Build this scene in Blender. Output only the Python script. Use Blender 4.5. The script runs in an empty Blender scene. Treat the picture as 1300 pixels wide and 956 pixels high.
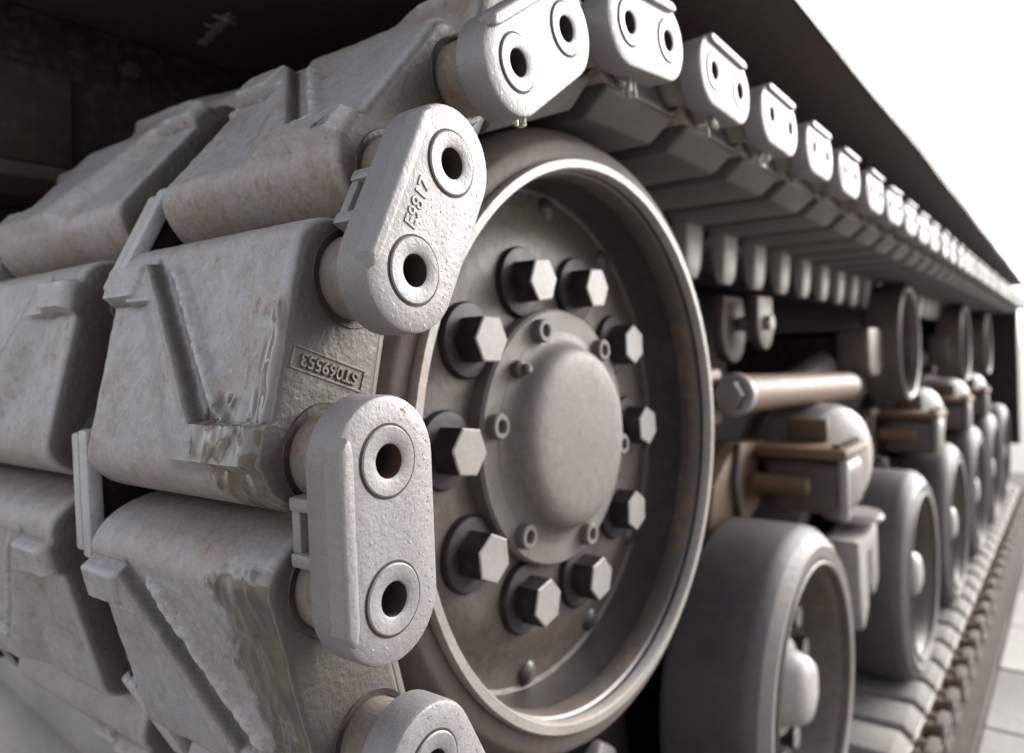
import bpy, bmesh, math, random
import numpy as np
from mathutils import Vector, Matrix
S = bpy.context.scene
COL = S.collection
PI = math.pi
R = math.radians
random.seed(4)

# ------------------------------------------------------------------ camera
YAW, ROLL = R(37.065), -0.0232
cam = bpy.data.cameras.new('camera')
cam.sensor_width = 36
cam.lens = 953.16 / 1300 * 36
cam.shift_y = -(478 - 453.65) / 1300
cam.clip_start, cam.clip_end = 0.02, 2000
cam.dof.use_dof = True
cam.dof.focus_distance = 0.42
cam.dof.aperture_fstop = 6.0
co = bpy.data.objects.new('camera', cam)
COL.objects.link(co)
fw = Vector((math.cos(YAW), math.sin(YAW), 0))
rt = Vector((math.sin(YAW), -math.cos(YAW), 0))
up = Vector((0, 0, 1))
cr, cu = rt * math.cos(ROLL) + up * math.sin(ROLL), up * math.cos(ROLL) - rt * math.sin(ROLL)
M = Matrix.Identity(4)
for i in range(3):
    M[i][0], M[i][1], M[i][2] = cr[i], cu[i], -fw[i]
M.translation = Vector((-0.6381, -0.3610, 0.0811))
co.matrix_world = M
S.camera = co

# ------------------------------------------------------------------ sky, sun, exposure
W = bpy.data.worlds.new('World')
S.world = W
W.use_nodes = True
nt = W.node_tree
bg = nt.nodes['Background']
sky = nt.nodes.new('ShaderNodeTexSky')
sky.sky_type = 'NISHITA'
sky.sun_disc = False
SUN_EL, SUN_AZ = R(27), R(-24)            # azimuth of the sun seen from above, from +X towards +Y
sky.sun_elevation = SUN_EL
sky.sun_rotation = PI / 2 - SUN_AZ
sky.air_density, sky.dust_density, sky.ozone_density = 1.0, 4.0, 1.0
hs = nt.nodes.new('ShaderNodeHueSaturation')
hs.inputs['Saturation'].default_value = 0.26
nt.links.new(sky.outputs[0], hs.inputs['Color'])
nt.links.new(hs.outputs[0], bg.inputs[0])
bg.inputs[1].default_value = 0.15
sl = bpy.data.lights.new('sun', 'SUN')
sl.energy = 1.15
sl.angle = R(32)
sl.color = (1.0, 0.985, 0.97)
so = bpy.data.objects.new('sun', sl)
COL.objects.link(so)
sd = Vector((math.cos(SUN_EL) * math.cos(SUN_AZ), math.cos(SUN_EL) * math.sin(SUN_AZ), math.sin(SUN_EL)))
so.rotation_euler = sd.to_track_quat('Z', 'Y').to_euler()
S.view_settings.view_transform = 'Standard'
S.view_settings.look = 'None'
S.view_settings.exposure = 1.36
S.view_settings.gamma = 1
S.view_settings.use_curve_mapping = False

# ------------------------------------------------------------------ materials
def ramp(t, fac, lo, hi, c0=(0, 0, 0, 1), c1=(1, 1, 1, 1)):
    n = t.nodes.new('ShaderNodeValToRGB')
    n.color_ramp.elements[0].position, n.color_ramp.elements[1].position = lo, hi
    n.color_ramp.elements[0].color, n.color_ramp.elements[1].color = c0, c1
    t.links.new(fac, n.inputs[0])
    return n.outputs[0]
def noise(t, vec, scale, detail=4, rough=.55):
    n = t.nodes.new('ShaderNodeTexNoise')
    n.inputs['Scale'].default_value = scale
    n.inputs['Detail'].default_value = detail
    n.inputs['Roughness'].default_value = rough
    t.links.new(vec, n.inputs['Vector'])
    return n.outputs['Fac']
def math_n(t, op, a, b=None, clamp=False):
    n = t.nodes.new('ShaderNodeMath')
    n.operation = op
    n.use_clamp = clamp
    for i, v in enumerate((a, b)):
        if v is None: continue
        if isinstance(v, (int, float)): n.inputs[i].default_value = v
        else: t.links.new(v, n.inputs[i])
    return n.outputs[0]
def mix(t, fac, a, b):
    n = t.nodes.new('ShaderNodeMix')
    n.data_type = 'RGBA'
    for v, s in ((fac, n.inputs[0]), (a, n.inputs[6]), (b, n.inputs[7])):
        if isinstance(v, (int, float)): s.default_value = v
        elif isinstance(v, tuple): s.default_value = (*v, 1)
        else: t.links.new(v, s)
    return n.outputs[2]

def metal(name, base, rust=(0.27, 0.12, 0.05), rust_amt=.3, rough=.5, grain=260, bump=.35, dirt=(0.12, 0.10, 0.085), dirt_amt=.3,
          metallic=0.0, vary=.16, wet=False, big=14, spec=.5, stain=0, wear=0):
    m = bpy.data.materials.new(name)
    m.use_nodes = True
    t = m.node_tree
    b = t.nodes['Principled BSDF']
    pos = t.nodes.new('ShaderNodeNewGeometry').outputs['Position']
    n1 = noise(t, pos, big, 6, .6)
    n2 = noise(t, pos, 60, 6, .65)
    n3 = noise(t, pos, grain, 3, .5)
    n4 = noise(t, pos, grain * .33, 4, .6)
    hi = tuple(min(1, c * (1 + vary)) for c in base)
    lo = tuple(c * (1 - vary) for c in base)
    c = mix(t, ramp(t, n1, .3, .7), lo, hi)
    c = mix(t, math_n(t, 'MULTIPLY', ramp(t, n2, .48, .72), dirt_amt), c, dirt)
    if stain:
        n6 = noise(t, pos, 22, 7, .68)
        c = mix(t, math_n(t, 'MULTIPLY', ramp(t, n6, .47, .66), stain), c, (.190, .132, .062))
        n7 = noise(t, pos, 95, 5, .7)
        c = mix(t, math_n(t, 'MULTIPLY', math_n(t, 'MULTIPLY', ramp(t, n7, .55, .66), ramp(t, n6, .40, .58)), stain * 1.5, True), c, (.165, .060, .013))
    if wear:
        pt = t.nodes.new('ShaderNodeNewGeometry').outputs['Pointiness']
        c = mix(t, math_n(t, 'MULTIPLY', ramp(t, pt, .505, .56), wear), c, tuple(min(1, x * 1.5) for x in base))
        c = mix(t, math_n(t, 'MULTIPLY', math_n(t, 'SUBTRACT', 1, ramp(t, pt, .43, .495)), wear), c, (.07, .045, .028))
    n5 = noise(t, pos, grain * 2.1, 2, .5)
    c = mix(t, math_n(t, 'MULTIPLY', ramp(t, n5, .60, .70), .6), c, tuple(x * .45 for x in base))
    c = mix(t, math_n(t, 'MULTIPLY', ramp(t, n3, .55, .72), .45), c, tuple(min(1, x * 1.35) for x in base))
    rf = math_n(t, 'MULTIPLY', ramp(t, math_n(t, 'ADD', math_n(t, 'MULTIPLY', n1, .40), math_n(t, 'MULTIPLY', n4, .60)), .50, .66), rust_amt)
    at = t.nodes.new('ShaderNodeAttribute')
    at.attribute_name = 'rust'
    sp = ramp(t, math_n(t, 'ADD', math_n(t, 'MULTIPLY', n3, .5), math_n(t, 'MULTIPLY', n4, .5)), .46, .60)
    rf2 = math_n(t, 'MULTIPLY', at.outputs['Fac'], math_n(t, 'ADD', math_n(t, 'MULTIPLY', sp, .42), .34), True)
    rf = math_n(t, 'MAXIMUM', rf, rf2)
    c = mix(t, rf, c, mix(t, n2, tuple(x * .55 for x in rust), tuple(x * 1.5 for x in rust)))
    ro = math_n(t, 'ADD', math_n(t, 'MULTIPLY', n2, .22), rough - .11)
    ro = math_n(t, 'ADD', ro, math_n(t, 'MULTIPLY', rf, .25), True)
    h = math_n(t, 'ADD', math_n(t, 'MULTIPLY', n3, .5), math_n(t, 'MULTIPLY', n4, .9))
    bp = t.nodes.new('ShaderNodeBump')
    bp.inputs['Strength'].default_value = bump
    bp.inputs['Distance'].default_value = .0016
    t.links.new(h, bp.inputs['Height'])
    nrm = bp.outputs[0]
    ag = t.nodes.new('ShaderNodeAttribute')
    ag.attribute_name = 'grime_shade'
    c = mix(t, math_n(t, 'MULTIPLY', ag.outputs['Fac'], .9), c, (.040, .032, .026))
    if wet:
        aw = t.nodes.new('ShaderNodeAttribute')
        aw.attribute_name = 'wet'
        wf = ramp(t, math_n(t, 'ADD', aw.outputs['Fac'], math_n(t, 'MULTIPLY', math_n(t, 'SUBTRACT', noise(t, pos, 60, 3), .5), .8)), .40, .58)
        oil = mix(t, ramp(t, noise(t, pos, 45, 3), .35, .7), (0.016, 0.012, 0.005), (0.085, 0.058, 0.022))
        c = mix(t, math_n(t, 'MULTIPLY', wf, .84), c, oil)
        ro = math_n(t, 'ADD', math_n(t, 'MULTIPLY', ro, math_n(t, 'SUBTRACT', 1, wf)), math_n(t, 'MULTIPLY', wf, .2))
        ws = t.nodes.new('ShaderNodeTexNoise')
        ws.inputs['Scale'].default_value = 40
        ws.inputs['Detail'].default_value = .8
        ws.inputs['Distortion'].default_value = 1.2
        mp = t.nodes.new('ShaderNodeMapping')
        mp.inputs['Scale'].default_value = (1, 1, .42)
        t.links.new(pos, mp.inputs['Vector'])
        t.links.new(mp.outputs[0], ws.inputs['Vector'])
        b2 = t.nodes.new('ShaderNodeBump')
        b2.inputs['Strength'].default_value = .9
        b2.inputs['Distance'].default_value = .0095
        t.links.new(ws.outputs['Fac'], b2.inputs['Height'])
        mv = t.nodes.new('ShaderNodeMix')
        mv.data_type = 'VECTOR'
        t.links.new(wf, mv.inputs[0]); t.links.new(bp.outputs[0], mv.inputs[4]); t.links.new(b2.outputs[0], mv.inputs[5])
        nrm = mv.outputs[1]
        t.links.new(wf, b.inputs['Coat Weight'])
        b.inputs['Coat Roughness'].default_value = .03
        b.inputs['Coat IOR'].default_value = 1.45
        t.links.new(nrm, b.inputs['Coat Normal'])
    t.links.new(c, b.inputs['Base Color'])
    t.links.new(ro, b.inputs['Roughness'])
    t.links.new(nrm, b.inputs['Normal'])
    b.inputs['Metallic'].default_value = metallic
    b.inputs['Specular IOR Level'].default_value = spec
    return m

MT = dict(
    cast=metal('grey_painted_cast_steel', (.285, .280, .290), metallic=.08, rust_amt=.16, rough=.46, dirt_amt=.25, wet=True, bump=.65, rust=(.165, .080, .022), vary=.14, stain=.40, wear=.75),
    face=metal('grey_painted_forging', (.158, .151, .153), metallic=.14, rust_amt=.07, rough=.48, grain=420, bump=.38, dirt_amt=.16, vary=.09, stain=.14, wear=.7),
    pin=metal('worn_pin_steel', (.20, .175, .155), rust=(.14, .06, .022), stain=.5, rust_amt=.55, rough=.5, dirt_amt=.3, bump=.45),
    gap_shade=metal('pin_gap_shade', (.022, .018, .016), rust=(.08, .035, .015), rust_amt=.35, rough=.4, dirt_amt=.5),
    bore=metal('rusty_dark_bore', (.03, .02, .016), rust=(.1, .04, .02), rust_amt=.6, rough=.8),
    disc=metal('taupe_painted_wheel_steel', (.074, .059, .049), rust=(.06, .030, .016), rust_amt=.6, rough=.52, bump=.3, dirt=(.035, .026, .02), dirt_amt=.75, vary=.25),
    cap=metal('grey_painted_cap', (.118, .104, .097), rust=(.09, .05, .03), rust_amt=.4, rough=.60, bump=.25, dirt_amt=.3),
    castend=metal('dirty_casting_end', (.085, .073, .065), rust=(.10, .05, .025), rust_amt=.3, rough=.5, bump=.6),
    rim=metal('worn_bright_rim_edge', (.25, .238, .228), metallic=.12, stain=.25, rust_amt=.25, rough=.48, bump=.2, dirt_amt=.2),
    dish=metal('dark_green_grey_paint', (.040, .037, .034), rust=(.05, .03, .02), rust_amt=.3, rough=.38, bump=.2),
    bolt=metal('dark_bolt_steel', (.016, .014, .0145), rust=(.03, .016, .01), rust_amt=.4, rough=.52, bump=.2, spec=.35),
    bolttop=metal('bright_bolt_top', (.205, .195, .188), rust_amt=.25, rough=.42, bump=.15, dirt_amt=.15),
    tyre=metal('brown_dusty_tread', (.078, .062, .054), rust=(.09, .05, .03), rust_amt=.5, rough=.7, bump=.3),
    rubber=metal('grey_dusty_rubber', (.052, .047, .051), rust=(.07, .055, .045), rust_amt=.25, rough=.62, grain=180, bump=.3, dirt_amt=.4),
    rubberface=metal('pale_scuffed_rubber', (.165, .150, .150), rust=(.15, .11, .085), rust_amt=.45, rough=.6, grain=180, bump=.25),
    pad=metal('dark_grey_rubber_pad', (.078, .075, .069), rust=(.07, .046, .034), rust_amt=.3, rough=.6, bump=.3),
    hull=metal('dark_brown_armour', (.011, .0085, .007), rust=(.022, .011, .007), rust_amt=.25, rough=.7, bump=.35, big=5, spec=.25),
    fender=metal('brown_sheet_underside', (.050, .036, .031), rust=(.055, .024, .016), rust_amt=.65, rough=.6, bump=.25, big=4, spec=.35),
    brown=metal('rusty_brown_steel', (.125, .072, .044), rust=(.13, .052, .022), rust_amt=.6, rough=.55, bump=.35),
    lightgrey=metal('pale_grey_painted_steel', (.30, .285, .275), rust_amt=.35, rough=.4, bump=.3),
    dusty=metal('dusty_pad', (.21, .20, .19), rust=(.15, .10, .07), rust_amt=.4, rough=.85, dirt_amt=.5, bump=.4, spec=.25),
    stub=metal('rusty_weld', (.013, .008, .005), rust=(.040, .018, .007), rust_amt=.9, rough=.7),
    dirtyface=metal('muddy_forging', (.085, .070, .060), rust=(.11, .06, .035), rust_amt=.6, rough=.75, spec=.3, dirt_amt=.5),
    midgrey=metal('mid_grey_painted_steel', (.075, .064, .058), rust_amt=.4, rough=.45, bump=.3),
    chalk=metal('white_chalk', (.20, .20, .23), rust_amt=0, rough=.9),
    concrete=metal('pale_concrete', (.27, .25, .23), rust=(.2, .165, .14), rust_amt=.3, rough=.85, grain=90, bump=.5, big=3),
    slab=metal('pale_paving_slab', (.30, .29, .275), rust=(.22, .2, .18), rust_amt=.3, rough=.7, grain=90, bump=.5, big=4),
    gravel_shade=metal('shaded_gravel', (.08, .065, .057), rust=(.1, .06, .045), rust_amt=.5, rough=.9, grain=60, bump=1.0),
)
def clear_drip():
    m = bpy.data.materials.new('clear_grease')
    m.use_nodes = True
    b = m.node_tree.nodes['Principled BSDF']
    b.inputs['Base Color'].default_value = (.55, .52, .46, 1)
    b.inputs['Roughness'].default_value = .08
    b.inputs['Transmission Weight'].default_value = .55
    return m
MT['drip'] = clear_drip()

# ------------------------------------------------------------------ helpers
def obj(name, mesh, mat=None, parent=None, mw=None):
    if mat is not None and not mesh.materials:
        for q in (mat if isinstance(mat, (list, tuple)) else [mat]):
            mesh.materials.append(MT[q])
    o = bpy.data.objects.new(name, mesh)
    COL.objects.link(o)
    if parent: o.parent = parent
    if mw is not None: o.matrix_local = mw
    return o
def empty(name, mw=None):
    o = bpy.data.objects.new(name, None)
    o.empty_display_size = .05
    COL.objects.link(o)
    if mw is not None: o.matrix_local = mw
    return o
def tag(o, label=None, cat=None, group=None, kind=None):
    for k, v in (('label', label), ('category', cat), ('group', group), ('kind', kind)):
        if v: o[k] = v
    return o
def T(x, y, z): return Matrix.Translation((x, y, z))
def done(bm, name, ang=38, sub=None):
    me = bpy.data.meshes.new(name)
    bmesh.ops.recalc_face_normals(bm, faces=bm.faces)
    bm.to_mesh(me)
    bm.free()
    me.shade_smooth()
    if ang: me.set_sharp_from_angle(angle=R(ang))
    return me
def lathe(prof, n=64, name='lathe', ang=38, mats=None, axis='Y', arc=None, bm=None, mw=None):
    """prof: list of (radius, y[, material index])"""
    own = bm is None
    bm = bm or bmesh.new()
    rings = []
    mw = mw or Matrix.Identity(4)
    for p in prof:
        r, y = p[0], p[1]
        if r < 1e-6:
            rings.append([bm.verts.new(mw @ Vector((0, y, 0)))])
        else:
            rings.append([bm.verts.new(mw @ Vector((r * math.cos(2 * PI * k / n), y, r * math.sin(2 * PI * k / n)))) for k in range(n)])
    for i in range(len(prof) - 1):
        a, b = rings[i], rings[i + 1]
        mi = prof[i][2] if len(prof[i]) > 2 else 0
        for k in range(n):
            k2 = (k + 1) % n
            if len(a) == 1 and len(b) == 1: continue
            if len(a) == 1: f = bm.faces.new((a[0], b[k], b[k2]))
            elif len(b) == 1: f = bm.faces.new((a[k], b[0], a[k2]))
            else: f = bm.faces.new((a[k], b[k], b[k2], a[k2]))
            f.material_index = mi
    return done(bm, name, ang) if own else bm
def bevbox(bm, lo, hi, bev=.004, seg=2, mw=None):
    mw = mw or Matrix.Identity(4)
    vs = [bm.verts.new(mw @ Vector((x, y, z))) for x in (lo[0], hi[0]) for y in (lo[1], hi[1]) for z in (lo[2], hi[2])]
    fs = [bm.faces.new([vs[i] for i in q]) for q in ((0, 1, 3, 2), (4, 6, 7, 5), (0, 4, 5, 1), (2, 3, 7, 6), (0, 2, 6, 4), (1, 5, 7, 3))]
    bmesh.ops.recalc_face_normals(bm, faces=fs)
    if bev:
        es = list({e for f in fs for e in f.edges})
        bmesh.ops.bevel(bm, geom=es, offset=bev, segments=seg, profile=.5, affect='EDGES')
    return bm
def box(lo, hi, bev=.004, name='box', seg=2):
    return done(bevbox(bmesh.new(), lo, hi, bev, seg), name)
def prism(outline, y0, y1, bev=.003, seg=2, name='prism', mw=None, bm=None, ang=38):
    """outline in (x, z), extruded along y"""
    own = bm is None
    bm = bm or bmesh.new()
    mw = mw or Matrix.Identity(4)
    a = [bm.verts.new(mw @ Vector((x, y0, z))) for x, z in outline]
    b = [bm.verts.new(mw @ Vector((x, y1, z))) for x, z in outline]
    n = len(outline)
    fs = [bm.faces.new(a), bm.faces.new(b[::-1])]
    cap = list(fs[0].edges) + list(fs[1].edges)
    for i in range(n):
        fs.append(bm.faces.new((a[i], b[i], b[(i + 1) % n], a[(i + 1) % n])))
    bmesh.ops.recalc_face_normals(bm, faces=fs)
    if bev:
        bmesh.ops.bevel(bm, geom=cap, offset=bev, segments=seg, profile=.5, affect='EDGES')
    return done(bm, name, ang) if own else bm
def tube(pts, rad, n=10, bm=None, name='tube', caps=True):
    own = bm is None
    bm = bm or bmesh.new()
    pts = [Vector(p) for p in pts]
    rads = rad if isinstance(rad, (list, tuple)) else [rad] * len(pts)
    rings = []
    prev = None
    for i, p in enumerate(pts):
        d = (pts[min(i + 1, len(pts) - 1)] - pts[max(i - 1, 0)]).normalized()
        u = prev if prev else (Vector((0, 0, 1)) if abs(d.z) < .9 else Vector((1, 0, 0)))
        u = (u - d * u.dot(d)).normalized()
        prev = u
        v = d.cross(u)
        rings.append([bm.verts.new(p + (u * math.cos(2 * PI * k / n) + v * math.sin(2 * PI * k / n)) * rads[i]) for k in range(n)])
    for i in range(len(pts) - 1):
        for k in range(n):
            bm.faces.new((rings[i][k], rings[i][(k + 1) % n], rings[i + 1][(k + 1) % n], rings[i + 1][k]))
    if caps:
        bm.faces.new(rings[0]); bm.faces.new(rings[-1][::-1])
    return done(bm, name) if own else bm
def arc(cx, cz, r, a0, a1, n):
    return [(cx + r * math.cos(R(a0 + (a1 - a0) * i / n)), cz + r * math.sin(R(a0 + (a1 - a0) * i / n))) for i in range(n + 1)]
def text_mesh(body, size, extrude, name):
    cu_ = bpy.data.curves.new(name, 'FONT')
    cu_.body = body
    cu_.size = size
    cu_.extrude = extrude
    cu_.bevel_depth = extrude * .45
    cu_.bevel_resolution = 1
    cu_.align_x, cu_.align_y = 'CENTER', 'CENTER'
    cu_.resolution_u = 4
    ob = bpy.data.objects.new(name, cu_)
    COL.objects.link(ob)
    dg = bpy.context.evaluated_depsgraph_get()
    me = bpy.data.meshes.new_from_object(ob.evaluated_get(dg))
    bpy.data.objects.remove(ob)
    bpy.data.curves.remove(cu_)
    me.name = name
    return me

# ------------------------------------------------------------------ ground
GZ = -.985
def sheet(name, x0, x1, y0, y1, z, mat, kind='structure', res=1):
    bm = bmesh.new()
    bmesh.ops.create_grid(bm, x_segments=res, y_segments=res, size=1)
    for v in bm.verts:
        v.co = Vector(((x0 + x1) / 2 + v.co.x * (x1 - x0) / 2, (y0 + y1) / 2 + v.co.y * (y1 - y0) / 2, z))
    return tag(obj(name, done(bm, name, None), mat), kind=kind)
sheet('ground', -300, 600, -400, 400, GZ - .012, 'concrete')
sheet('shaded_gravel_bed', .50, 7.0, -.115, 6.0, GZ - .006, 'gravel_shade')  # gravel kept dark to paint the tank's shadow on the ground
pav = sheet('pavement', -3.0, 12.0, -3.2, -.115, GZ - .008, 'concrete')
slabs = []
for v in range(3):
    bm = bmesh.new()
    bevbox(bm, (-.235, -.49, -.05), (.235, .49, .006), .006, 2)
    for q in bm.verts:
        q.co += Vector((random.uniform(-.002, .002), random.uniform(-.002, .002), random.uniform(-.002, .002)))
    me = done(bm, 'slab')
    me.materials.append(MT['slab'])
    slabs.append(me)
for i in range(21):
    for j in range(2):
        o = obj('paving_slab', slabs[(i * 2 + j * 3 + i // 3) % 3], None, pav)
        o.location = (.6 + i * .48, -.62 - j * 1.0, GZ + random.uniform(0, .006))
        o.rotation_euler = (random.uniform(-.008, .008), random.uniform(-.01, .01), PI * (i % 2))
# kerb seen past the left end of the track
kp = []
bm = bmesh.new()
for i in range(25):
    a = i / 24
    x, y = .30 + .30 * a ** .7, 1.3 + 4.2 * a
    d = Vector((.25, 4.2, 0)).normalized()
    nrm = Vector((-d.y, d.x, 0))
    kp.append([bm.verts.new(Vector((x, y, GZ)) + nrm * s + Vector((0, 0, h))) for s, h in ((-.07, -.02), (-.06, .07), (-.05, .08), (.05, .08), (.07, .06), (.08, -.02))])
for a, b in zip(kp, kp[1:]):
    for k in range(5): bm.faces.new((a[k], a[k + 1], b[k + 1], b[k]))
bm.faces.new(kp[0]); bm.faces.new(kp[-1][::-1])
tag(obj('kerb', done(bm, 'kerb'), 'concrete'), kind='structure')

# ------------------------------------------------------------------ track path
RP, PC, PITCH = .3642, .0729, .177
P = []
def path_line(a, b, n):
    for i in range(n): P.append((a[0] + (b[0] - a[0]) * i / n, a[1] + (b[1] - a[1]) * i / n))
def path_arc(cx, cz, r, a0, a1, n):
    for i in range(n):
        a = R(a0 + (a1 - a0) * i / n)
        P.append((cx - r * math.cos(a), cz + r * math.sin(a)))
path_line((5.75, -.93), (1.8, -.93), 600)
path_line((1.8, -.93), (.77, -.902), 200)
path_arc(.77, -.54, .362, -90, -55, 80)
e0 = (.77 - .362 * math.cos(R(-55)), -.54 + .362 * math.sin(R(-55)))
e1 = (-RP * math.cos(R(-55)), RP * math.sin(R(-55)))
path_line(e0, e1, 200)
path_arc(0, 0, RP, -55, 83, 700)
e2 = (-RP * math.cos(R(83)), RP * math.sin(R(83)))
path_line(e2, (.06, .366), 40)
path_line((.06, .366), (5.75, .36), 1000)
P = np.array(P)
iA = int(np.argmin(np.hypot(P[:, 0] + RP * math.cos(R(-7.0)), P[:, 1] - RP * math.sin(R(-7.0)))))
def step(s, chord, direc):
    """s: float index on the path; returns the index one chord further"""
    def at(q):
        i = int(q); f = q - i
        return P[i] * (1 - f) + P[i + 1] * f
    p0 = at(s)
    q = s
    while True:
        q2 = q + direc * .5
        if q2 < 0 or q2 >= len(P) - 1.01: return None
        if np.hypot(*(at(q2) - p0)) >= chord:
            return q2, at(q2)
        q = q2
pins = {0: P[iA]}
s, k = float(iA), 0
while True:
    k += 1
    r_ = step(s, PC if k % 2 else PITCH - PC, 1)
    if r_ is None: break
    s, pins[k] = r_
s, k = float(iA), 0
while True:
    k -= 1
    r_ = step(s, PC if k % 2 == 0 else PITCH - PC, -1)
    if r_ is None: break
    s, pins[k] = r_
def link_frame(a, b):
    d = np.array(b) - np.array(a)
    d = d / np.hypot(*d)
    tx = Vector((d[0], 0, d[1])); uy = Vector((0, 1, 0)); rz = tx.cross(uy)
    m = Matrix.Identity(4)
    for i in range(3): m[i][0], m[i][1], m[i][2] = tx[i], uy[i], rz[i]
    m.translation = Vector(((a[0] + b[0]) / 2, 0, (a[1] + b[1]) / 2))
    return m
# connector j joins pins 2j, 2j+1; shoe j joins pins 2j+1, 2j+2 (j = 0: lowest connector in full view)
kmin, kmax = min(pins), max(pins)
CON = {j: link_frame(pins[2 * j], pins[2 * j + 1]) for j in range(-40, 60) if 2 * j in pins and 2 * j + 1 in pins}
SHO = {j: link_frame(pins[2 * j + 1], pins[2 * j + 2]) for j in range(-40, 60) if 2 * j + 1 in pins and 2 * j + 2 in pins}

# ------------------------------------------------------------------ track shoe body (cast block, Z shaped grouser on the outer face)
U0, U1 = -.020, .183            # outer casting along the width
V0, V1 = .243, .500             # inner casting
def vnoise(x, y, seed):
    rs = np.random.RandomState(seed)
    g = rs.rand(64, 64)
    xi, yi = np.floor(x).astype(int), np.floor(y).astype(int)
    fx, fy = x - xi, y - yi
    fx, fy = fx * fx * (3 - 2 * fx), fy * fy * (3 - 2 * fy)
    a = g[xi % 64, yi % 64]; b = g[(xi + 1) % 64, yi % 64]; c = g[xi % 64, (yi + 1) % 64]; d = g[(xi + 1) % 64, (yi + 1) % 64]
    return (a * (1 - fx) + b * fx) * (1 - fy) + (c * (1 - fx) + d * fx) * fy
def sdf_poly(px, py, poly):
    d = np.full(px.shape, 1e9)
    sgn = np.ones(px.shape)
    n = len(poly)
    for i in range(n):
        ax, ay = poly[i]; bx, by = poly[i - 1]
        ex, ey = bx - ax, by - ay
        wx, wy = px - ax, py - ay
        t = np.clip((wx * ex + wy * ey) / (ex * ex + ey * ey), 0, 1)
        d = np.minimum(d, (wx - ex * t) ** 2 + (wy - ey * t) ** 2)
        c1, c2, c3 = py >= ay, py < by, ex * wy > ey * wx
        flip = (c1 & c2 & c3) | (~c1 & ~c2 & ~c3)
        sgn = np.where(flip, -sgn, sgn)
    return -sgn * np.sqrt(d)          # positive inside
def sst(x): x = np.clip(x, 0, 1); return x * x * (3 - 2 * x)
DIAG = [(.127, .061), (.042, -.041), (-.130, -.041), (-.130, -.072), (.074, -.080), (.149, .034), (.149, .061)]
HOOK = [(.215, .061), (.127, .061), (.137, .036), (.215, .036)]
def grouser(u, t, seed):
    n = (vnoise(u * 160 + 3, t * 160 + 9, seed) - .5)
    d1 = sdf_poly(u, t, DIAG) + n * .0009
    ax, ay, bx, by = .149, .034, .074, -.080
    L = math.hypot(bx - ax, by - ay)
    ds = ((u - ax) * (by - ay) - (t - ay) * (bx - ax)) / L      # distance on the right side of the soft edge
    ds = np.abs(ds) * np.sign(np.where(ds == 0, 1, ds))
    soft = np.where(t > .034, 1, sst(ds / .036))
    soft = np.where(t < -.05, np.maximum(soft, sst((.074 - u) / .03)), soft)
    h1 = sst((d1 + .0012) / .0034) * soft
    h2 = sst((sdf_poly(u, t, HOOK) + .0015) / .0042)
    h = np.maximum(h1, h2 * 1.25) * .0092
    # bead of weld metal beside the diagonal
    q = .042 + (t + .041) * (.085 / .102)
    off = (q - u)
    bead = np.exp(-((off - .019) / .0065) ** 2) * (t > -.046) * sst((t + .046) / .01) * sst((.062 - t) / .012)
    h += bead * (.0050 + .0022 * (vnoise(u * 260, t * 260, seed + 5) - .5))
    return h
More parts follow.
